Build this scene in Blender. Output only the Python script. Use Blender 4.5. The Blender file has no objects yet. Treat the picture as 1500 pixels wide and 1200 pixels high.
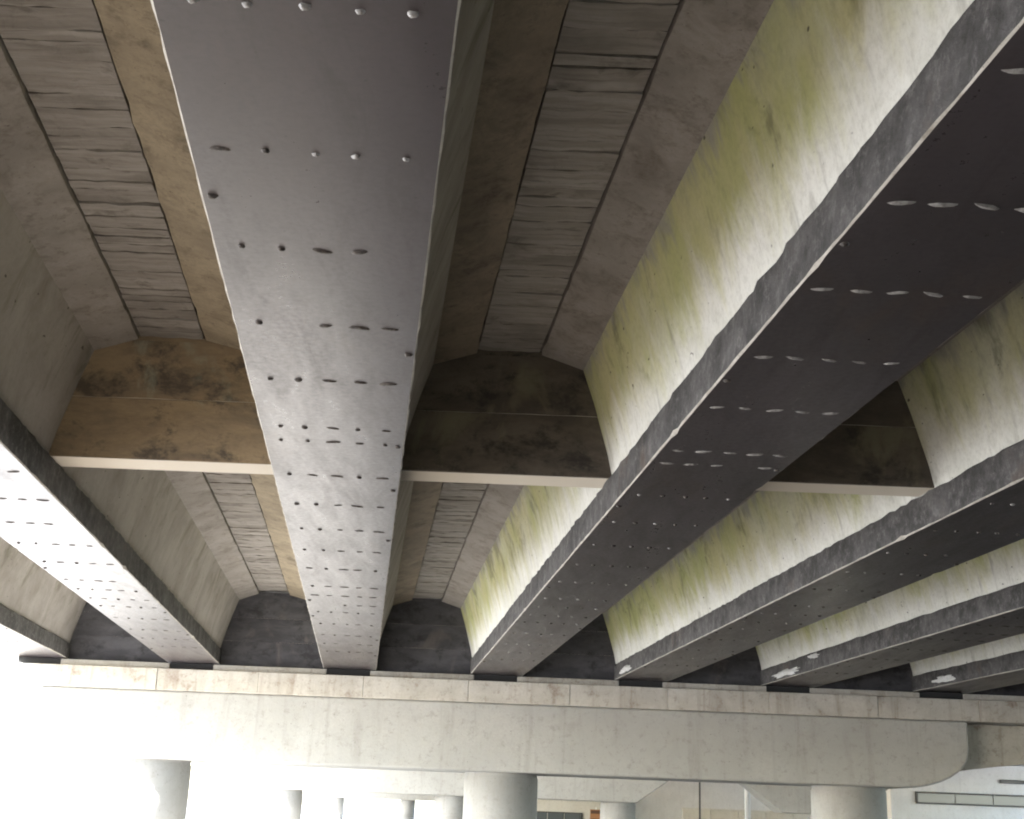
import bpy, bmesh, math, random
from mathutils import Matrix, Vector
R = math.radians
random.seed(7)
scene = bpy.context.scene
C = scene.collection

# ------------------------------------------------------------------ camera
EYE = 1.6                                   # eye height over the ground
cam_d = bpy.data.cameras.new('camera')
cam = bpy.data.objects.new('camera', cam_d); C.objects.link(cam)
cam_d.sensor_width = 36; cam_d.lens = 45.6; cam_d.clip_start = 0.05; cam_d.clip_end = 4000
cam.matrix_world = (Matrix.Translation((0, 0, EYE)) @ Matrix.Rotation(R(90 + 17.22), 4, 'X')
                    @ Matrix.Rotation(0.039, 4, 'Z'))
scene.camera = cam

# ------------------------------------------------------------------ light
SUN_EL = R(36.5); SUN_FROM = Vector((-0.90, -0.43, 0)).normalized()
sun_vec = Vector((SUN_FROM.x * math.cos(SUN_EL), SUN_FROM.y * math.cos(SUN_EL), math.sin(SUN_EL)))
world = bpy.data.worlds.new('World'); scene.world = world; world.use_nodes = True
wn = world.node_tree.nodes; wl = world.node_tree.links
bg = wn['Background']; sky = wn.new('ShaderNodeTexSky'); sky.sky_type = 'NISHITA'
sky.sun_disc = False; sky.sun_elevation = SUN_EL
sky.sun_rotation = math.atan2(SUN_FROM.x, SUN_FROM.y)
sky.dust_density = 1.2; sky.ozone_density = 1.0
wl.new(sky.outputs[0], bg.inputs[0]); bg.inputs[1].default_value = 0.15
sd = bpy.data.lights.new('sun', 'SUN'); sd.energy = 4.2; sd.angle = R(0.5); sd.color = (1, .975, .94)
sun = bpy.data.objects.new('sun', sd); C.objects.link(sun)
sun.rotation_euler = sun_vec.to_track_quat('Z', 'Y').to_euler()
vs = scene.view_settings
vs.view_transform = 'Standard'; vs.look = 'None'; vs.gamma = 1; vs.use_curve_mapping = False
vs.exposure = 3.7
scene.render.engine = 'CYCLES'
scene.cycles.max_bounces = 6; scene.cycles.diffuse_bounces = 4; scene.cycles.glossy_bounces = 2
scene.cycles.filter_width = 2.0

# ------------------------------------------------------------------ materials
def rgb(c): return (c[0], c[1], c[2], 1)
class NT:
    def __init__(s, name):
        s.m = bpy.data.materials.new(name); s.m.use_nodes = True
        s.t = s.m.node_tree; s.n = s.t.nodes; s.b = s.n['Principled BSDF']
        s.tc = s.n.new('ShaderNodeTexCoord'); s.oi = s.n.new('ShaderNodeObjectInfo')
        sc = s.n.new('ShaderNodeVectorMath'); sc.operation = 'SCALE'; sc.inputs[0].default_value = (37, 53, 0)
        s.t.links.new(s.oi.outputs['Random'], sc.inputs['Scale'])
        a = s.n.new('ShaderNodeVectorMath'); s.t.links.new(s.tc.outputs['Object'], a.inputs[0])
        s.t.links.new(sc.outputs[0], a.inputs[1]); s.co = a.outputs[0]
    def L(s, a, b): s.t.links.new(a, b)
    def noise(s, scale=(1, 1, 1), detail=6, rough=.6, freq=1.0, dist=0):
        mp = s.n.new('ShaderNodeMapping'); mp.inputs['Scale'].default_value = scale; s.L(s.co, mp.inputs[0])
        n = s.n.new('ShaderNodeTexNoise'); n.inputs['Scale'].default_value = freq
        n.inputs['Detail'].default_value = min(detail, 5); n.inputs['Roughness'].default_value = rough
        n.inputs['Distortion'].default_value = dist
        s.L(mp.outputs[0], n.inputs['Vector']); return n.outputs['Fac']
    def ramp(s, v, a, b, lo=0., hi=1.):
        m = s.n.new('ShaderNodeMapRange'); m.interpolation_type = 'SMOOTHSTEP'
        m.inputs['From Min'].default_value = a; m.inputs['From Max'].default_value = b
        m.inputs['To Min'].default_value = lo; m.inputs['To Max'].default_value = hi
        s.L(v, m.inputs['Value']); return m.outputs[0]
    def math(s, op, a, b):
        m = s.n.new('ShaderNodeMath'); m.operation = op
        for i, v in enumerate((a, b)):
            if isinstance(v, (int, float)): m.inputs[i].default_value = v
            else: s.L(v, m.inputs[i])
        return m.outputs[0]
    def mix(s, f, a, b, mode='MIX'):
        m = s.n.new('ShaderNodeMix'); m.data_type = 'RGBA'; m.blend_type = mode
        if isinstance(f, (int, float)): m.inputs[0].default_value = f
        else: s.L(f, m.inputs[0])
        for i, v in ((6, a), (7, b)):
            if isinstance(v, tuple): m.inputs[i].default_value = rgb(v)
            else: s.L(v, m.inputs[i])
        return m.outputs[2]
    def z(s):
        x = s.n.new('ShaderNodeSeparateXYZ'); s.L(s.tc.outputs['Object'], x.inputs[0]); return x.outputs
    def nrm(s):
        g = s.n.new('ShaderNodeNewGeometry'); x = s.n.new('ShaderNodeSeparateXYZ')
        s.L(g.outputs['Normal'], x.inputs[0]); return x.outputs
    def done(s, col, rough=.85, bump=None, bs=.3, bd=.01, spec=.4):
        if isinstance(col, tuple): s.b.inputs['Base Color'].default_value = rgb(col)
        else: s.L(col, s.b.inputs['Base Color'])
        if isinstance(rough, (int, float)): s.b.inputs['Roughness'].default_value = rough
        else: s.L(rough, s.b.inputs['Roughness'])
        s.b.inputs['Specular IOR Level'].default_value = spec
        if bump is not None:
            bn = s.n.new('ShaderNodeBump'); bn.inputs['Strength'].default_value = bs; bn.inputs['Distance'].default_value = bd
            s.L(bump, bn.inputs['Height']); s.L(bn.outputs[0], s.b.inputs['Normal'])
        return s.m
def concrete(name, base, dark, stain, freq=1.4, streak=.5, stain_amt=.6, rough=.88, pits=True):
    t = NT(name)
    big = t.noise((1, 1, 1), 5, .6, freq)
    c = t.mix(t.ramp(big, .35, .68), base, dark)
    st = t.noise((4.5, 3.0, .35), 6, .65, 1.2, .6)
    c = t.mix(t.math('MULTIPLY', t.ramp(st, .50, .74), streak), c, stain)
    bl = t.noise((1, 1, 1), 7, .72, 2.6, .15)
    c = t.mix(t.math('MULTIPLY', t.ramp(bl, .55, .72), stain_amt), c, stain)
    gr = t.noise((1, 1, 1), 5, .8, 9, .1)
    c = t.mix(t.ramp(gr, .52, .66, 0, .5), c, stain)
    fine = t.noise((1, 1, 1), 5, .8, 34)
    c = t.mix(t.ramp(fine, .42, .62, .0, .5), c, dark)
    if pits:
        p = t.noise((1, 1, 1), 2, .5, 55)
        c = t.mix(t.ramp(p, .70, .78, 0, .7), c, (.05, .045, .04))
    return t.done(c, rough, fine, .35, .012)
def web_material():
    t = NT('girder_web_concrete')
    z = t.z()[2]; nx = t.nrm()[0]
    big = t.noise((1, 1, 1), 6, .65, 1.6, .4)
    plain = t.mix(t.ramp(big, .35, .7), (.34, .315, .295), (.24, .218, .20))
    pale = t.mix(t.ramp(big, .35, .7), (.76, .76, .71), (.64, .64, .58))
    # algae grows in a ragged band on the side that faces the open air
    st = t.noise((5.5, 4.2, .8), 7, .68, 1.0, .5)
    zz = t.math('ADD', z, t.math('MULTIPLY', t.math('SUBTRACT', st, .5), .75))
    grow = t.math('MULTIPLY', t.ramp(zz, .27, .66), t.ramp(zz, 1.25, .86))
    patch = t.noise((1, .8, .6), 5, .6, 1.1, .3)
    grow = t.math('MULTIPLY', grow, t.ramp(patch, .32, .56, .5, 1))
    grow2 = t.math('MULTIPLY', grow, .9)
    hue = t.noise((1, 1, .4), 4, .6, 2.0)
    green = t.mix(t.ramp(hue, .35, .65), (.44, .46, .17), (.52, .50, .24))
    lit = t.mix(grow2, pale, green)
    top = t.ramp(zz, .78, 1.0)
    lit = t.mix(t.math('MULTIPLY', top, .85), lit, (.33, .315, .285))  # upper web painted darker, for the shade below the deck
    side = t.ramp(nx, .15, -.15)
    c = t.mix(side, plain, lit)  # open-air side also painted paler, as bounce light would leave it
    mould = t.noise((1, 1.1, .7), 5, .7, 2.1, .9)
    mk = t.math('MULTIPLY', t.ramp(mould, .52, .68), t.ramp(zz, .38, .66))
    c = t.mix(t.math('MULTIPLY', mk, .55), c, (.095, .09, .055))
    drip = t.noise((9, 7, .25), 5, .6, 1.1, .2)
    c = t.mix(t.math('MULTIPLY', t.ramp(drip, .55, .75), .4), c, (.13, .115, .09))
    fine = t.noise((1, 1, 1), 8, .75, 30)
    gr = t.noise((1.6, 1.6, .3), 5, .75, 5, .4)
    c = t.mix(t.ramp(gr, .54, .72, 0, .22), c, (.18, .17, .11))
    c = t.mix(t.ramp(fine, .40, .72, 0, .22), c, (.18, .17, .12))
    pit = t.noise((1, 1, 2.2), 1, .5, 13)
    c = t.mix(t.ramp(pit, .74, .79, 0, .8), c, (.05, .045, .035))
    return t.done(c, .9, fine, .3, .008)
def soffit_material():
    t = NT('girder_soffit_concrete')
    big = t.noise((1.2, .5, 1), 5, .6, 1.1, .3)
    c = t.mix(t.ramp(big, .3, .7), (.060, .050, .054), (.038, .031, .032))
    st = t.noise((2.5, .5, 1), 5, .7, 2.4, .6)
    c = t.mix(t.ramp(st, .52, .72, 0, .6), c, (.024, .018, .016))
    rust = t.noise((1, .35, 1), 4, .6, 1.9, .4)
    c = t.mix(t.ramp(rust, .56, .70, 0, .5), c, (.062, .041, .028))
    fine = t.noise((1, 1, 1), 5, .75, 34)
    c = t.mix(t.ramp(fine, .35, .75, 0, .4), c, (.03, .026, .025))
    pit = t.noise((1, 1, 1), 1, .5, 42)
    c = t.mix(t.ramp(pit, .73, .79, 0, .7), c, (.02, .017, .016))
    rg = t.math('ADD', t.ramp(st, .3, .7, .29, .38), t.ramp(fine, .3, .7, -.04, .05))
    return t.done(c, rg, fine, .03, .002, .45)
def side_material():
    t = NT('girder_flange_side_grimy')
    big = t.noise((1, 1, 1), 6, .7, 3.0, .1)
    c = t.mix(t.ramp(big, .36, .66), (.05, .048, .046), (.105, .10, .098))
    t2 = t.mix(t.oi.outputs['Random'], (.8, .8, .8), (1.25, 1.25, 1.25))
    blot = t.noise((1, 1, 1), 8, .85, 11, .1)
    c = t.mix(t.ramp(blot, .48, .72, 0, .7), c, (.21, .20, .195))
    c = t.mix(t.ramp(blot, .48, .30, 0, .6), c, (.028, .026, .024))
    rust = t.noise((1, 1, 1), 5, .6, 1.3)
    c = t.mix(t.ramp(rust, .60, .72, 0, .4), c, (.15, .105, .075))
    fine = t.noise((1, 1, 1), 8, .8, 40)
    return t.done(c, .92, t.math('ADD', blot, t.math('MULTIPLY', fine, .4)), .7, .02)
def board_material(name, a, b, d):
    t = NT(name)
    g = t.noise((1.2, 14, 4), 7, .7, 1.6, .5)
    c = t.mix(t.ramp(g, .35, .65), a, b)
    k = t.noise((1, 1, 1), 6, .7, 4.5, .6)
    c = t.mix(t.ramp(k, .54, .70, 0, .75), c, d)
    c = t.mix(t.math('MULTIPLY', t.oi.outputs['Random'], .3), c, d)
    big = t.noise((1, 1, 1), 4, .6, 1.3, .4)
    c = t.mix(t.ramp(big, .48, .66, 0, .55), c, d)
    return t.done(c, .92, t.math('ADD', g, k), .8, .02)
def diaphragm_material(name, a, b, d, green):
    t = NT(name)
    g = t.noise((1.1, 1, 3), 7, .7, 1.7, .3)
    c = t.mix(t.ramp(g, .32, .66), a, b)
    k = t.noise((1, 1, 1.4), 6, .75, 2.6, .2)
    c = t.mix(t.ramp(k, .50, .66, 0, .85), c, d)
    k2 = t.noise((1, 1, .6), 5, .6, 2.0, .5)
    c = t.mix(t.ramp(k2, .56, .68, 0, .6), c, green)
    # underside of the diaphragm painted paler, for light bouncing up from the ground
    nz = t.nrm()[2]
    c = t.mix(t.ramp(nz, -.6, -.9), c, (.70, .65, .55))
    return t.done(c, .9, t.math('ADD', g, k), .5, .015)
M = {}
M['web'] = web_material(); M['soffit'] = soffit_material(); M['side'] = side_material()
M['arris'] = concrete('chamfer_catchlight', (.52, .495, .44), (.36, .335, .29), (.16, .135, .10), 6, .3, .7)  # pale tone paints the light caught along the girder edges
M['ochre'] = concrete('flange_underside_ochre', (.33, .275, .195), (.22, .182, .13), (.11, .085, .06), 2.4, .75, .95)
M['brown'] = concrete('flange_underside_brown', (.26, .215, .165), (.19, .155, .12), (.09, .07, .055), 2.4, .7, .9)
M['pink'] = concrete('flange_underside_grey', (.30, .272, .25), (.22, .20, .18), (.11, .088, .07), 2.2, .7, .9)
M['boards'] = board_material('deck_form_board', (.34, .315, .29), (.235, .212, .192), (.12, .105, .09))
M['boards_dark'] = board_material('deck_form_board_right', (.34, .315, .29), (.24, .22, .20), (.12, .105, .09))  # almost the same board tones, for the two right-hand bays
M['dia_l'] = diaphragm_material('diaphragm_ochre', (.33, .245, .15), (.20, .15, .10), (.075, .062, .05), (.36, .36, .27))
M['dia_m'] = diaphragm_material('diaphragm_dark', (.13, .11, .085), (.075, .062, .05), (.03, .026, .022), (.20, .18, .115))  # darker tones for the diaphragms right of centre
M['dia_e'] = diaphragm_material('diaphragm_shaded', (.10, .098, .105), (.06, .058, .064), (.035, .033, .036), (.15, .135, .125))  # end diaphragms painted darker because little light reaches them
M['cap'] = concrete('pier_cap_concrete', (.43, .43, .415), (.37, .37, .355), (.24, .228, .205), .9, .45, .35)
M['ledge'] = concrete('ledge_concrete', (.55, .53, .48), (.44, .42, .375), (.22, .155, .11), 2.6, .6, .95)
M['column'] = concrete('column_concrete', (.37, .37, .36), (.32, .32, .31), (.25, .24, .225), 1.2, .5, .3)
M['deck'] = concrete('deck_concrete', (.30, .28, .26), (.22, .205, .19), (.13, .11, .09))
M['rubber'] = NT('bearing_rubber').done((.03, .03, .03), .8)
M['patch_white'] = concrete('white_patch', (.74, .74, .73), (.6, .6, .58), (.5, .48, .44), 6, .1, .3, .5)  # white tone of the raised patches on the girder sides
t = NT('tie_stub_rusty'); nn = t.noise((1, 1, 1), 4, .6, 40)
M['stub'] = t.done(t.mix(t.ramp(nn, .35, .65), (.035, .03, .028), (.10, .085, .075)), .6, nn, .6, .01)
t = NT('tie_stub_glint'); nn = t.noise((1, 1, 1), 4, .6, 40)
M['stub_glint'] = t.done(t.mix(t.ramp(nn, .35, .65), (.36, .345, .33), (.20, .19, .18)), .35, nn, .5, .01, .7)  # paler copy of the stub tone, painting glints on the near rows
t = NT('ground_dry_soil_and_concrete')
n1 = t.noise((1, 1, 1), 8, .65, .12); n2 = t.noise((1, 1, 1), 8, .7, 2.5)
M['ground'] = t.done(t.mix(t.ramp(n2, .35, .7, 0, .5), t.mix(t.ramp(n1, .35, .65), (.43, .42, .40), (.37, .36, .34)), (.30, .29, .27)), .95, n2, .4, .05)
t = NT('bounce_cut_dark')
n1 = t.noise((1, 1, 1), 8, .65, .5); n2 = t.noise((1, 1, 1), 8, .7, 6)
M['bounce_cut'] = t.done(t.mix(t.ramp(n2, .35, .7, 0, .6), t.mix(t.ramp(n1, .35, .65), (.085, .072, .06), (.06, .05, .042)), (.11, .095, .08)), .95, n2, .5, .05)  # dark tone that holds down the ground bounce
M['wall_white'] = concrete('painted_wall', (.74, .73, .70), (.66, .65, .62), (.5, .48, .44), 1, .3, .2)
M['trim'] = NT('dark_frame').done((.07, .065, .06), .6)
t = NT('window_glass'); M['glass'] = t.done((.10, .115, .12), .12, spec=.6)
M['roof'] = NT('metal_roof').done((.55, .55, .54), .5)
M['pole'] = NT('galvanised_white_pole').done((.78, .78, .77), .45)
M['rust'] = NT('sign_orange_brown').done((.33, .16, .07), .6)
M['brownp'] = NT('sign_brown').done((.10, .05, .03), .6)
M['cream'] = concrete('cream_block', (.66, .64, .58), (.58, .56, .50), (.45, .42, .36), 1, .3, .2)

# ------------------------------------------------------------------ helpers
def obj(name, me, parent=None):
    o = bpy.data.objects.new(name, me); C.objects.link(o)
    if parent: o.parent = parent
    return o
def mesh(name, bm, mats, smooth=False):
    bmesh.ops.recalc_face_normals(bm, faces=bm.faces[:])
    me = bpy.data.meshes.new(name); bm.to_mesh(me); bm.free()
    for m in (mats if isinstance(mats, (list, tuple)) else [mats]): me.materials.append(M[m])
    if smooth:
        for p in me.polygons: p.use_smooth = True
    return me
def tag(o, label, cat, group=None):
    o['label'] = label; o['category'] = cat
    if group: o['group'] = group
    return o
def thing(name, loc, label, cat, group=None):
    o = obj(name, None); o.location = loc; return tag(o, label, cat, group)
def structure(o): o['kind'] = 'structure'; return o
def box(bm, x0, x1, y0, y1, z0, z1, bevel=0, mat=0):
    r = bmesh.ops.create_cube(bm, size=1); vv = r['verts']
    bmesh.ops.scale(bm, vec=(x1 - x0, y1 - y0, z1 - z0), verts=vv)
    bmesh.ops.translate(bm, vec=((x0 + x1) / 2, (y0 + y1) / 2, (z0 + z1) / 2), verts=vv)
    fs = set(f for v in vv for f in v.link_faces)
    for f in fs: f.material_index = mat
    if bevel:
        es = list(set(e for v in vv for e in v.link_edges))
        bmesh.ops.bevel(bm, geom=es, offset=bevel, segments=2, affect='EDGES', profile=.5)
def extrude(prof, ys, k, jit=None, mats=None, rnd=None, chip=None):
    """prof: list of (u, z); swept along y with skew k; mats[i] = slot of the face from point i to i+1"""
    bm = bmesh.new(); n = len(prof); rings = []
    for y in ys:
        ring = []
        cl = rnd.uniform(.15, 1) ** 2 * .02 if chip and rnd.random() < chip else 0
        cr = rnd.uniform(.15, 1) ** 2 * .02 if chip and rnd.random() < chip else 0
        for i, (u, z) in enumerate(prof):
            j = jit[i] if jit else 0
            if chip: u += {0: cl, 1: -cr}.get(i, 0); z += {7: cl, 2: cr}.get(i, 0)
            ring.append(bm.verts.new((u + k * y + (rnd.uniform(-j, j) if j else 0), y, z + (rnd.uniform(-j, j) if j else 0))))
        rings.append(ring)
    for a, b in zip(rings, rings[1:]):
        for i in range(n):
            q = (i + 1) % n
            f = bm.faces.new((a[i], a[q], b[q], b[i]))
            if mats: f.material_index = mats[i]
    bm.faces.new(rings[0]); bm.faces.new(rings[-1][::-1])
    return bm
def frange(a, b, d):
    n = max(1, int(round((b - a) / d))); return [a + (b - a) * i / n for i in range(n + 1)]

K = -0.1012                                  # skew of the girders against the pier line
ZS = EYE + 1.81                              # girder soffit
Y0, Y1 = -2.6, 18.75                         # girder length
ZB = 1.00                                    # underside of the top flange above the soffit
PIER = 18.30                                 # front of the pier ledge
HW = .37                                     # half width of a girder soffit

# ------------------------------------------------------------------ large structure
bm = bmesh.new(); bmesh.ops.create_grid(bm, x_segments=1, y_segments=1, size=1500)
structure(obj('ground', mesh('ground', bm, 'ground')))
# dark sheets added out of view, shaped to cut ground bounce on the soffits
bm = extrude([(-7.2, .001), (33, .001), (33, .02), (-7.2, .02)], [-5, 2, 13], K)
structure(obj('bounce_cut_strip', mesh('bounce_cut_strip', bm, 'bounce_cut')))
bm = extrude([(1.6, .001), (33, .001), (33, .02), (1.6, .02)], [13.01, 30, 60, 95], K)
structure(obj('bounce_cut_strip', mesh('bounce_cut_strip', bm, 'bounce_cut')))
# unseen end wall behind the camera, added to shade the near soffits
bm = extrude([(-6.5, 0), (33, 0), (33, ZS - .01), (-6.5, ZS - .01)], [Y0 - 2.5, Y0 + .8], K)
tag(obj('shade_wall', mesh('shade_wall', bm, 'cap')), 'unseen end wall under the near girder ends, added to shade the near soffits', 'shade_wall')
# deck slab, from behind the camera over the pier line and on to the farthest bent
bm = extrude([(-5.9, 1.16), (33, 1.16), (33, 1.45), (-5.9, 1.45)], [-9, 0, 20], K)  # widened to the right, out of view, to darken the right soffits
d = obj('bridge_deck', mesh('bridge_deck', bm, 'deck')); d.location = (0, 0, ZS); structure(d)
bm = extrude([(-5.9, 1.16), (33, 1.16), (33, 1.45), (-5.9, 1.45)], [20.03, 45, 93], K)  # kept wide on the right to shade the far buildings
d = obj('bridge_deck', mesh('bridge_deck', bm, 'deck')); d.location = (0, 0, ZS); structure(d)

# ------------------------------------------------------------------ girders
CU = [-4.56, -2.44, -.26, 1.79, 3.81, 5.86, 7.99, 10.05, 12.1, 14.15]
GL = ['pale concrete girder at the far left edge, only its sunlit end showing',
      'concrete girder with blown out bright soffit left of the central girder',
      'central concrete girder whose studded grey soffit runs up to the top of the photo',
      'concrete girder with green stained pale web and grimy edge right of the central girder',
      'concrete girder with lilac grey flange edge, second to the right of the central girder',
      'concrete girder with white patch at its pier end, third right of the central girder',
      'concrete girder ending in a white streaked foot near the right end of the pier ledge',
      'concrete girder just showing at the right edge above the pier ledge',
      'rear dark concrete girder beyond the right edge girder', 'outermost right concrete girder under the deck edge']
rows2 = [1.95, 2.67, 3.40, 4.09, 4.82, 5.52, 6.28, 6.54, 7.27, 8.03, 8.80, 9.57, 10.36, 11.24, 11.75, 12.3, 12.8, 13.66, 14.6, 15.4, 16.2]
cols = [-.27, -.14, 0, .125, .26]
# stud meshes: rounded nubs and low smeared lumps, each with its own irregular outline
def stud_mesh(i, rx, ry, h, mat):
    rr = random.Random(100 + i); bm = bmesh.new(); n = 9
    prof = [(1.25, .002), (1.0, -.25 * h), (.82, -.75 * h), (.45, -h)]
    rings = []
    off = [rr.uniform(.72, 1.25) for _ in range(n)]
    for s, z in prof:
        rings.append([bm.verts.new((s * rx * off[a] * math.cos(2 * math.pi * a / n), s * ry * off[a] * math.sin(2 * math.pi * a / n),
                                    z * rr.uniform(.85, 1.15) if z < 0 else z)) for a in range(n)])
    for a, b in zip(rings, rings[1:]):
        for q in range(n): bm.faces.new((a[q], a[(q + 1) % n], b[(q + 1) % n], b[q]))
    bm.faces.new(rings[-1])
    return mesh('tie_stub', bm, mat, True)
nub = [stud_mesh(i, .016, .014, .010, 'stub') for i in range(4)]
smear = [stud_mesh(10 + i, .026 + .006 * i, .013, .006, 'stub') for i in range(4)]
pale = [stud_mesh(20 + i, .014, .011, .009, 'stub_glint') for i in range(3)]
palew = [stud_mesh(30 + i, .040, .011, .007, 'stub_glint') for i in range(3)]

def girder(i, cu):
    rnd = random.Random(i * 11 + 3)
    g = thing('concrete_girder', (cu, 0, ZS), GL[i], 'girder', 'concrete bridge girders side by side')
    ys = frange(Y0, Y1, .09 if i in (1, 2, 3, 4) else .2)
    c = .007
    hw = HW + rnd.uniform(-.006, .006)
    prof = [(-hw + c, 0), (hw - c, 0), (hw, c), (hw, .205), (hw - .012, .218), (-hw + .012, .218), (-hw, .205), (-hw, c)]
    jit = [0, 0, .0025, .007, .007, .007, .007, .0025]
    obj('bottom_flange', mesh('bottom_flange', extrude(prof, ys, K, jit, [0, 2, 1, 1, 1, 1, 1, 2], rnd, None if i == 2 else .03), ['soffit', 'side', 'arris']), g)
    wz = .212
    prof = [(-.345, wz), (.345, wz), (.375, .36), (.47, .70), (.535, .90), (.575, ZB + .01), (-.575, ZB + .01), (-.535, .90), (-.47, .70), (-.375, .36)]
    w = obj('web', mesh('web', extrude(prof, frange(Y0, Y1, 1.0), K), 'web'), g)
    # the two wings of the top flange
    tm = {1: ('pink', 'pink'), 2: ('ochre', 'brown'), 3: ('pink', 'brown')}.get(i, ('pink', 'brown'))
    for s, mt in ((-1, tm[0]), (1, tm[1])):
        prof = [(s * .53, ZB - .085), (s * .815, ZB + .012), (s * .82, ZB + .155), (s * .53, ZB + .155)]
        if i == 2 and s < 0: prof[1] = (-.93, ZB + .012); prof[2] = (-.935, ZB + .155)
        jt = [0, .006, .004, 0]
        obj('top_flange', mesh('top_flange', extrude(prof, frange(Y0, Y1, .15), K, jt, None, rnd), mt), g)
    if i <= 5:
        sh = {1: .18, 2: 0, 3: .17, 0: .3, 4: .05, 5: .25}[i]
        for r, y in enumerate(rows2):
            yy = y + sh
            for q, u in enumerate(cols):
                if i == 2 and ((r, q) in ((4, 1), (15, 0), (15, 1), (3, 4), (19, 2))): continue
                if i != 2 and rnd.random() < .05: continue
                if i == 2 and yy < 3.6 and (q >= 2 or yy < 3): me = rnd.choice(pale)
                elif i == 3 and yy < 7: me = rnd.choice(palew)
                elif i in (3, 4): me = rnd.choice(pale if rnd.random() < .4 else nub)
                else: me = rnd.choice(smear if (q in (3, 4, 2) and rnd.random() < .8) or rnd.random() < .3 else nub)
                o = obj('tie_stub', me, g)
                du = rnd.uniform(-.008, .008); dy = rnd.uniform(-.005, .005) + .02 * (q - 2) * .3
                o.location = (u + du + K * yy, yy + dy, 0)
                o.rotation_euler = (0, 0, rnd.uniform(-.35, .35)); s_ = rnd.uniform(.75, 1.05); o.scale = (s_, s_, s_)
            if r % 2 == 0 and rnd.random() < .8:
                o = obj('tie_stub', rnd.choice(nub), g); e = -1 if rnd.random() < .5 else 1
                o.location = (e * (hw - .035) + K * (yy + .3), yy + .3, 0)
    return g
G = [girder(i, u) for i, u in enumerate(CU)]
def raised_patch(g, y, z, ly, lz, seed, label):
    """white patch raised on the side of a girder, ragged and domed"""
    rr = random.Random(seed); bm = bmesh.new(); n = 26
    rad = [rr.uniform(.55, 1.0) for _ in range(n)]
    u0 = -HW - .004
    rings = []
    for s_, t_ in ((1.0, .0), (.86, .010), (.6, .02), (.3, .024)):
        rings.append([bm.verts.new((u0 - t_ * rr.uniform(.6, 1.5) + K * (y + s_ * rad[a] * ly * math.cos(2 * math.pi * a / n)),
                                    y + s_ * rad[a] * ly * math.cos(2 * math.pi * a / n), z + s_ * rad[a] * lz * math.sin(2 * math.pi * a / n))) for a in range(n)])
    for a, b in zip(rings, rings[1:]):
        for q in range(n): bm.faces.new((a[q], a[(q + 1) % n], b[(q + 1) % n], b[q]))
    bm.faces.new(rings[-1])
    o = obj('white_patch', mesh('white_patch', bm, 'patch_white'), g); o['label'] = label
raised_patch(G[5], 17.3, .07, .7, .055, 1, 'white patch on the pier end of the girder')
raised_patch(G[5], 16.2, .17, .25, .04, 11, 'thin white streak above the patch')
raised_patch(G[6], 17.4, .08, .4, .06, 2, 'white patch on the girder foot')
raised_patch(G[6], 12.2, .10, .42, .10, 3, 'white patch on the lower edge')
raised_patch(G[7], 17.1, .08, .35, .05, 8, 'white patch near the pier')
raised_patch(G[4], 17.6, .07, .5, .05, 4, 'pale streak on the pier end')

# ------------------------------------------------------------------ deck panels between the girders, each a strip of form boards
BL = ['strip of deck form boards between the two leftmost girders', 'pale strip of deck form boards left of the central girder',
      'strip of deck form boards right of the central girder', 'dark strip of deck form boards behind the green stained girder']
bmesh_cache = {}
def board_mesh(i, w, mat):
    rr = random.Random(300 + i); bm = bmesh.new(); ln = .07 + .025 * (i % 5)
    nx = 6; top = []; bot = []
    for a in range(nx + 1):
        x = (a / nx - .5) * w
        e0 = rr.uniform(-.003, .003); e1 = rr.uniform(-.003, .003)
        z0 = rr.uniform(-.003, .003)
        kk = K * ln / 2
        bot.append((bm.verts.new((x - kk, -ln / 2 + e0, z0 + rr.uniform(-.003, .003))), bm.verts.new((x + kk, ln / 2 + e1, z0 + rr.uniform(-.003, .003)))))
        top.append((bm.verts.new((x - kk, -ln / 2 + e0, .045)), bm.verts.new((x + kk, ln / 2 + e1, .045))))
    for a in range(nx):
        bm.faces.new((bot[a][0], bot[a + 1][0], bot[a + 1][1], bot[a][1]))
        bm.faces.new((bot[a][0], top[a][0], top[a + 1][0], bot[a + 1][0]))
        bm.faces.new((bot[a][1], bot[a + 1][1], top[a + 1][1], top[a][1]))
    bm.faces.new((bot[0][0], bot[0][1], top[0][1], top[0][0])); bm.faces.new((bot[-1][0], top[-1][0], top[-1][1], bot[-1][1]))
    return mesh('form_board', bm, mat), ln
for b in range(4):
    e0 = CU[b] + .82; e1 = CU[b + 1] - (.94 if b == 1 else .82)
    cu = (e0 + e1) / 2; w = e1 - e0
    mt = 'boards' if b in (0, 1) else 'boards_dark'
    p = obj('deck_panel', mesh('deck_panel', extrude([(-w / 2 + .004, .045), (w / 2 - .004, .045), (w / 2 - .004, .11), (-w / 2 + .004, .11)], frange(Y0, Y1, 3), K), mt))
    p.location = (cu, 0, ZS + ZB + .03); tag(p, BL[b], 'deck panel', 'form board strips between the girders')
    var = [board_mesh(b * 20 + i, w - .012, mt) for i in range(10)]
    y = 1.6; rnd = random.Random(b + 50)
    while y < 18.2:
        me, ln = rnd.choice(var)
        o = obj('form_board', me, p); o.location = (K * (y + ln / 2), y + ln / 2, rnd.uniform(-.004, .004))
        o.rotation_euler = (rnd.uniform(-.03, .03), rnd.uniform(-.008, .008), 0)
        y += ln + rnd.uniform(.0, .004) + (.014 if rnd.random() < .12 else 0)

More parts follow.
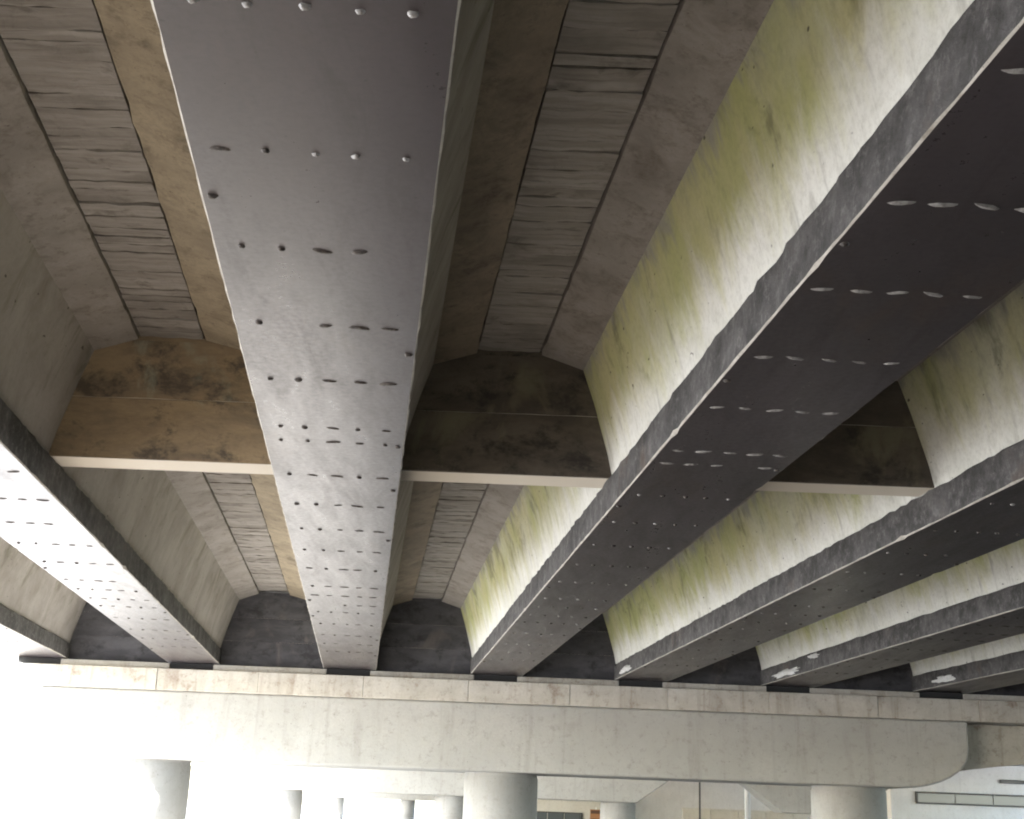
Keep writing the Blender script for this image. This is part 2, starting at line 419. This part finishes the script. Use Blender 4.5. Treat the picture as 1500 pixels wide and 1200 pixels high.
# ------------------------------------------------------------------ diaphragms
def hwz(z):                                   # half width of the web at height z over the soffit
    pts = [(.212, .345), (.36, .375), (.70, .47), (.90, .535), (1.02, .58)]
    for (a, u), (b, v) in zip(pts, pts[1:]):
        if z <= b: return u + (v - u) * max(0, (z - a)) / (b - a)
    return .58
def diaphragm(b, y, th, z0, mat, label, group, bands, gap=.0004):
    ca, cb = CU[b], CU[b + 1]; mid = (ca + cb) / 2; half = (cb - ca) / 2
    rnd = random.Random(b * 7 + int(y * 10))
    o = thing('diaphragm', (mid + K * y, y, ZS), label, 'diaphragm', group)
    bm = bmesh.new(); zs = [z0, .36, .70, .90, 1.04]; fr = []; bk = []
    for z in zs:
        h = half - hwz(max(z, .212)) + .02
        fr.append((bm.verts.new((-h, 0, z)), bm.verts.new((h, 0, z)))); bk.append((bm.verts.new((-h + K * th, th, z)), bm.verts.new((h + K * th, th, z))))
    for a in range(len(zs) - 1):
        for s in (fr, bk): bm.faces.new((s[a][0], s[a][1], s[a + 1][1], s[a + 1][0]))
    bm.faces.new((fr[0][0], fr[0][1], bk[0][1], bk[0][0]))
    obj('core', mesh('core', bm, mat), o)
    # lifts left by the horizontal form boards, each a little proud or set back
    edges = [z0 + .004 + (1.0 - z0 - .004) * q / bands for q in range(bands + 1)]
    for a, c in zip(edges, edges[1:]):
        d = rnd.uniform(.0045, .0052); bm = bmesh.new(); n = 8
        h0 = half - hwz(max(a, .212)) + .01; h1 = half - hwz(c) + .01
        lo = []; hi = []; lb = []; hb = []
        for q in range(n + 1):
            f = q / n * 2 - 1
            lo.append(bm.verts.new((f * h0, -d + rnd.uniform(-.003, .003), a + gap + (rnd.uniform(0, .004) if a > z0 + .01 else 0))))
            hi.append(bm.verts.new((f * h1, -d + rnd.uniform(-.003, .003), c - gap - rnd.uniform(0, .003))))
            lb.append(bm.verts.new((f * h0, .01, a + .003))); hb.append(bm.verts.new((f * h1, .01, c - .003)))
        for q in range(n):
            bm.faces.new((lo[q], lo[q + 1], hi[q + 1], hi[q])); bm.faces.new((lb[q], lb[q + 1], lo[q + 1], lo[q])); bm.faces.new((hi[q], hi[q + 1], hb[q + 1], hb[q]))
        obj('form_band', mesh('form_band', bm, mat), o)
gm = 'cross diaphragms between girders at mid span'
YD = 7.88
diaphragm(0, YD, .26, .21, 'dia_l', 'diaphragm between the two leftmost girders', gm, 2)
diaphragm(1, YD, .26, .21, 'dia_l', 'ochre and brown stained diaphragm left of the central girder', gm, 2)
diaphragm(2, YD + .02, .26, .21, 'dia_m', 'dark diaphragm right of the central girder with a pale lower edge', gm, 2)
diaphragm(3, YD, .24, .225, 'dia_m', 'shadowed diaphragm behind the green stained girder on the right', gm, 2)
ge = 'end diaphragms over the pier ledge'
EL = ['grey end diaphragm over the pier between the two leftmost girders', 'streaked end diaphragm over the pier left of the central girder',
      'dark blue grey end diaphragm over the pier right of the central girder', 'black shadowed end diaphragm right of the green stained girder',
      'black end diaphragm over the pier left of the white patched girder', 'black end diaphragm over the pier right of the white patched girder',
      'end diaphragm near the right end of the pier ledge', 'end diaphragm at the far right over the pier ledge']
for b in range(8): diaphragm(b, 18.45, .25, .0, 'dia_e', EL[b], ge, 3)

# ------------------------------------------------------------------ pier: cap, ledge, columns
def cap_mesh(x0, x1, z0, z1, depth, rx, rz, name, mat, flat=False):
    pts = [(x0, z1)]
    if flat: pts = [(x0, z1), (x0, z0 + rz), (x0 + rx, z0), (x1 - rx, z0), (x1, z0 + rz), (x1, z1)]
    for a in range(0 if flat else 9):
        t_ = math.pi / 2 * a / 8; pts.append((x0 + rx * (1 - math.cos(t_)), z0 + rz * (1 - math.sin(t_))))
    for a in range(0 if flat else 9):
        t_ = math.pi / 2 * (1 - a / 8); pts.append((x1 - rx * (1 - math.cos(t_)), z0 + rz * (1 - math.sin(t_))))
    if not flat: pts.append((x1, z1))
    bm = bmesh.new(); f = bm.faces.new([bm.verts.new((x, 0, z)) for x, z in pts])
    r = bmesh.ops.extrude_face_region(bm, geom=[f])
    bmesh.ops.translate(bm, vec=(0, depth, 0), verts=[v for v in r['geom'] if isinstance(v, bmesh.types.BMVert)])
    es = [e for e in bm.edges if abs(e.verts[0].co.y - e.verts[1].co.y) < 1e-6]
    bmesh.ops.bevel(bm, geom=es, offset=.03, segments=2, affect='EDGES', profile=.5)
    return mesh(name, bm, mat)
def column(x, y, top, r, label, group):
    bm = bmesh.new(); n = 40
    prof = [(r, 0)]
    z = 1.0
    while z < top - .3: prof += [(r, z - .008), (r - .004, z - .004), (r - .004, z + .004), (r, z + .008)]; z += 1.2
    prof += [(r, top - .06), (r - .012, top - .055), (r - .012, top + .01)]
    rings = [[bm.verts.new((q * math.cos(2 * math.pi * a / n), q * math.sin(2 * math.pi * a / n), h)) for a in range(n)] for q, h in prof]
    for a, b in zip(rings, rings[1:]):
        for q in range(n): bm.faces.new((a[q], a[(q + 1) % n], b[(q + 1) % n], b[q]))
    o = obj('bridge_column', mesh('bridge_column', bm, 'column', True)); o.location = (x, y, 0)
    return tag(o, label, 'column', group)
def bent(xc, y, half, cl, labels, cap_label, ledge_x, joints, group, flat=False, low=.51):
    bot, led, top = EYE + low, EYE + 1.42, EYE + 1.715
    c = thing('pier_cap', (xc, y, 0), cap_label, 'pier cap', 'pier caps')
    o = obj('cap_beam', cap_mesh(-half, half, bot, led, 1.2, 1.15 if flat else .95, .8 if flat else .52, 'cap_beam', 'cap', flat), c)
    for a, b in zip(joints, joints[1:]):
        bm = bmesh.new(); rr_ = random.Random(int(a * 100)); f = rr_.uniform(-.006, .006)
        box(bm, a + .0015 - xc, b - .0015 - xc, -.07 + f, 1.27, led + .002, top, .007)
        obj('ledge_block', mesh('ledge_block', bm, 'ledge'), c)
    for x, l in zip(cl, labels): column(x, y + .6, bot, .515, l, group)
    return c
jn = [-9.0, -7.55, -6.15, -4.75, -3.35, -1.9, -.45, .95, 2.3, 3.7, 5.2, 6.6, 8.1, 9.5, 11, 12.6]
bent(.05, PIER, 6.4, (-4.82, .05, 4.92),
     ('left round concrete column of the nearest pier, sunlit on its left side', 'middle round concrete column of the nearest pier', 'right round concrete column of the nearest pier'),
     'long pale concrete pier cap with rounded ends and a ledge carrying the girders', None, jn, 'columns of the nearest pier')
# crossbeam going on to the right, set back under the ledge
bm = bmesh.new()
pts = [(5.6, 3.02)] + [(5.6 + .3 * q, EYE + .62 + (.33 * math.sin(min(1, q / 9) * math.pi / 2))) for q in range(24)] + [(12.5, 3.02)]
f = bm.faces.new([bm.verts.new((x, 0, z)) for x, z in pts]); r_ = bmesh.ops.extrude_face_region(bm, geom=[f])
bmesh.ops.translate(bm, vec=(0, .8, 0), verts=[v for v in r_['geom'] if isinstance(v, bmesh.types.BMVert)])
o = obj('crossbeam', mesh('crossbeam', bm, 'ledge')); o.location = (0, PIER + .35, -.002)
tag(o, 'pale crossbeam set back behind the right end of the pier cap', 'beam')
# concrete sills on the ledge between the girders, and bearings under the girder ends
SL = ['leftmost', 'second from the left', 'third from the left', 'fourth from the left', 'fifth from the left', 'sixth from the left', 'rightmost']
for b in range(7):
    x0 = CU[b] + .303 + K * 18.5; x1 = CU[b + 1] - .303 + K * 18.5
    bm = bmesh.new(); box(bm, x0, x1, PIER + .02, PIER + .14, EYE + 1.716, EYE + 1.80, .01)
    tag(obj('concrete_sill', mesh('concrete_sill', bm, 'ledge')), 'low concrete sill on the pier ledge between girders, %s' % SL[b], 'sill', 'sills on the pier ledge')
PL = ['under the leftmost girder', 'under the bright girder left of centre', 'under the central girder', 'under the green stained girder',
      'under the second girder right of centre', 'under the white patched girder', 'under the white footed girder', 'under the right edge girder']
for b in range(8):
    x = CU[b] + K * 18.5; bm = bmesh.new(); box(bm, x - .3, x + .3, PIER + .04, PIER + .40, EYE + 1.716, ZS - .002, .006)
    tag(obj('bearing_pad', mesh('bearing_pad', bm, 'rubber')), 'black rubber bearing pad ' + PL[b], 'bearing pad', 'bearing pads on the pier ledge')

# farther bents seen below the pier cap
def js(xc): return [xc + q for q in (-7.6, -4.6, -1.5, 1.5, 4.6, 7.6)]
bent(-1.3, 39.1, 6.5, (-6.2, -1.3, 3.55), ('thin looking column of the second pier left of the middle column', 'column of the second pier just left of the middle column', 'column of the second pier right of the middle column'),
     'pier cap of the second pier behind the nearest one', None, js(-1.3), 'columns of the second pier', True, .38)
bent(-6.06, 92, 6.4, (-10.9, -6.06, -1.2), ('farthest thin column, in the bright gap', 'farthest column near the middle', 'farthest column hidden behind the middle column'),
     'pier cap of the farthest pier in the bright gap', None, js(-6.06), 'columns of the farthest pier', True, .5)
c = thing('pier_cap', (9.5, 40, 0), 'short hammerhead pier cap with sloping end left of the right column', 'pier cap', 'pier caps')
obj('cap_beam', cap_mesh(-2.2, 2.2, EYE + .27, EYE + 1.5, 1.2, 1.15, .85, 'cap_beam', 'cap', True), c)
column(9.9, 40.6, EYE + .28, .5, 'column of the short hammerhead pier behind the right column', 'columns of the second pier')

# ------------------------------------------------------------------ far background
def building(loc, w, dpt, h, label, wins, wall='wall_white', roof=True, base=0.):
    b = thing('building', loc, label, 'building')
    bm = bmesh.new(); box(bm, -w / 2, w / 2, 0, dpt, 0, h); obj('wall', mesh('wall', bm, wall), b)
    if roof:
        bm = bmesh.new(); box(bm, -w / 2 - .3, w / 2 + .3, -.3, dpt + .3, h + .003, h + .28, .03); obj('roof', mesh('roof', bm, 'roof'), b)
    for (x0, x1, z0, z1, n) in wins:
        bm = bmesh.new(); t_ = .07
        box(bm, x0, x1, -.08, -.003, z1 - t_, z1); box(bm, x0, x1, -.08, -.003, z0, z0 + t_)
        box(bm, x0, x0 + t_, -.076, -.003, z0 + t_, z1 - t_); box(bm, x1 - t_, x1, -.076, -.003, z0 + t_, z1 - t_)
        f = obj('window', mesh('window', bm, 'trim'), b)
        pw = (x1 - x0 - 2 * t_) / n
        for q in range(n):
            bm = bmesh.new(); box(bm, x0 + t_ + pw * q + .02, x0 + t_ + pw * (q + 1) - .02, -.05, -.01, z0 + t_, z1 - t_)
            obj('pane', mesh('pane', bm, 'glass'), f)
    return b
building((26, 60, 0), 17, 14, 4.4, 'white low building with a dark framed ribbon window at lower right', [(-7.4, -2.2, 2.62, 3.14, 3), (-1.4, 4, 2.62, 3.14, 3), (-3.6, -2.5, 3.62, 3.78, 1)])
building((15, 84, 0), 16, 8, 4.1, 'pale far building seen through the gap between the caps', [(3.5, 6.5, 2.0, 2.6, 3)])
building((3.6, 82, 0), 6, 6, 2.5, 'cream far shed right of the middle column', [(-1.6, 1.6, 1.0, 1.7, 3)], 'cream')
w_ = thing('boundary_wall', (15.5, 78, 0), 'low cream wall in front of the far building in the gap', 'wall')
for q in range(6):
    bm = bmesh.new(); box(bm, -4.8 + 1.6 * q + .01, -3.2 + 1.6 * q - .01, 0, .2, 0, 2.1, .01); obj('wall_panel', mesh('wall_panel', bm, 'cream'), w_)
bm = bmesh.new(); box(bm, -4.85, 4.85, -.04, .24, 2.103, 2.2, .01); obj('coping', mesh('coping', bm, 'cream'), w_)
def pole(x, y, h, r, label, mat):
    p = thing('pole', (x, y, 0), label, 'pole')
    bm = bmesh.new(); bmesh.ops.create_cone(bm, segments=16, radius1=r, radius2=r * .75, depth=h, cap_ends=True); bmesh.ops.translate(bm, vec=(0, 0, h / 2), verts=bm.verts)
    obj('shaft', mesh('shaft', bm, mat, True), p)
    bm = bmesh.new(); box(bm, -r * 2.2, r * 2.2, -r * 2.2, r * 2.2, 0, .04, .01); obj('base_plate', mesh('base_plate', bm, mat), p)
pole(8.9, 48, 8.2, .11, 'white pole in the gap between the far pier caps', 'pole')
pole(6.6, 44, 3.4, .035, 'thin dark post in the gap beside the second pier', 'trim')
s = thing('road_sign', (4.7, 64, 0), 'small orange and brown sign right of the middle column', 'sign')
bm = bmesh.new(); box(bm, -.03, .03, 0, .06, 0, 1.95); obj('post', mesh('post', bm, 'pole'), s)
bm = bmesh.new(); box(bm, -.28, .28, -.03, -.002, 1.25, 1.85, .004); o = obj('panel', mesh('panel', bm, 'rust'), s)
for z in (1.28, 1.66):
    bm = bmesh.new(); box(bm, -.25, .25, -.036, -.032, z, z + .15); obj('stripe', mesh('stripe', bm, 'brownp'), o)
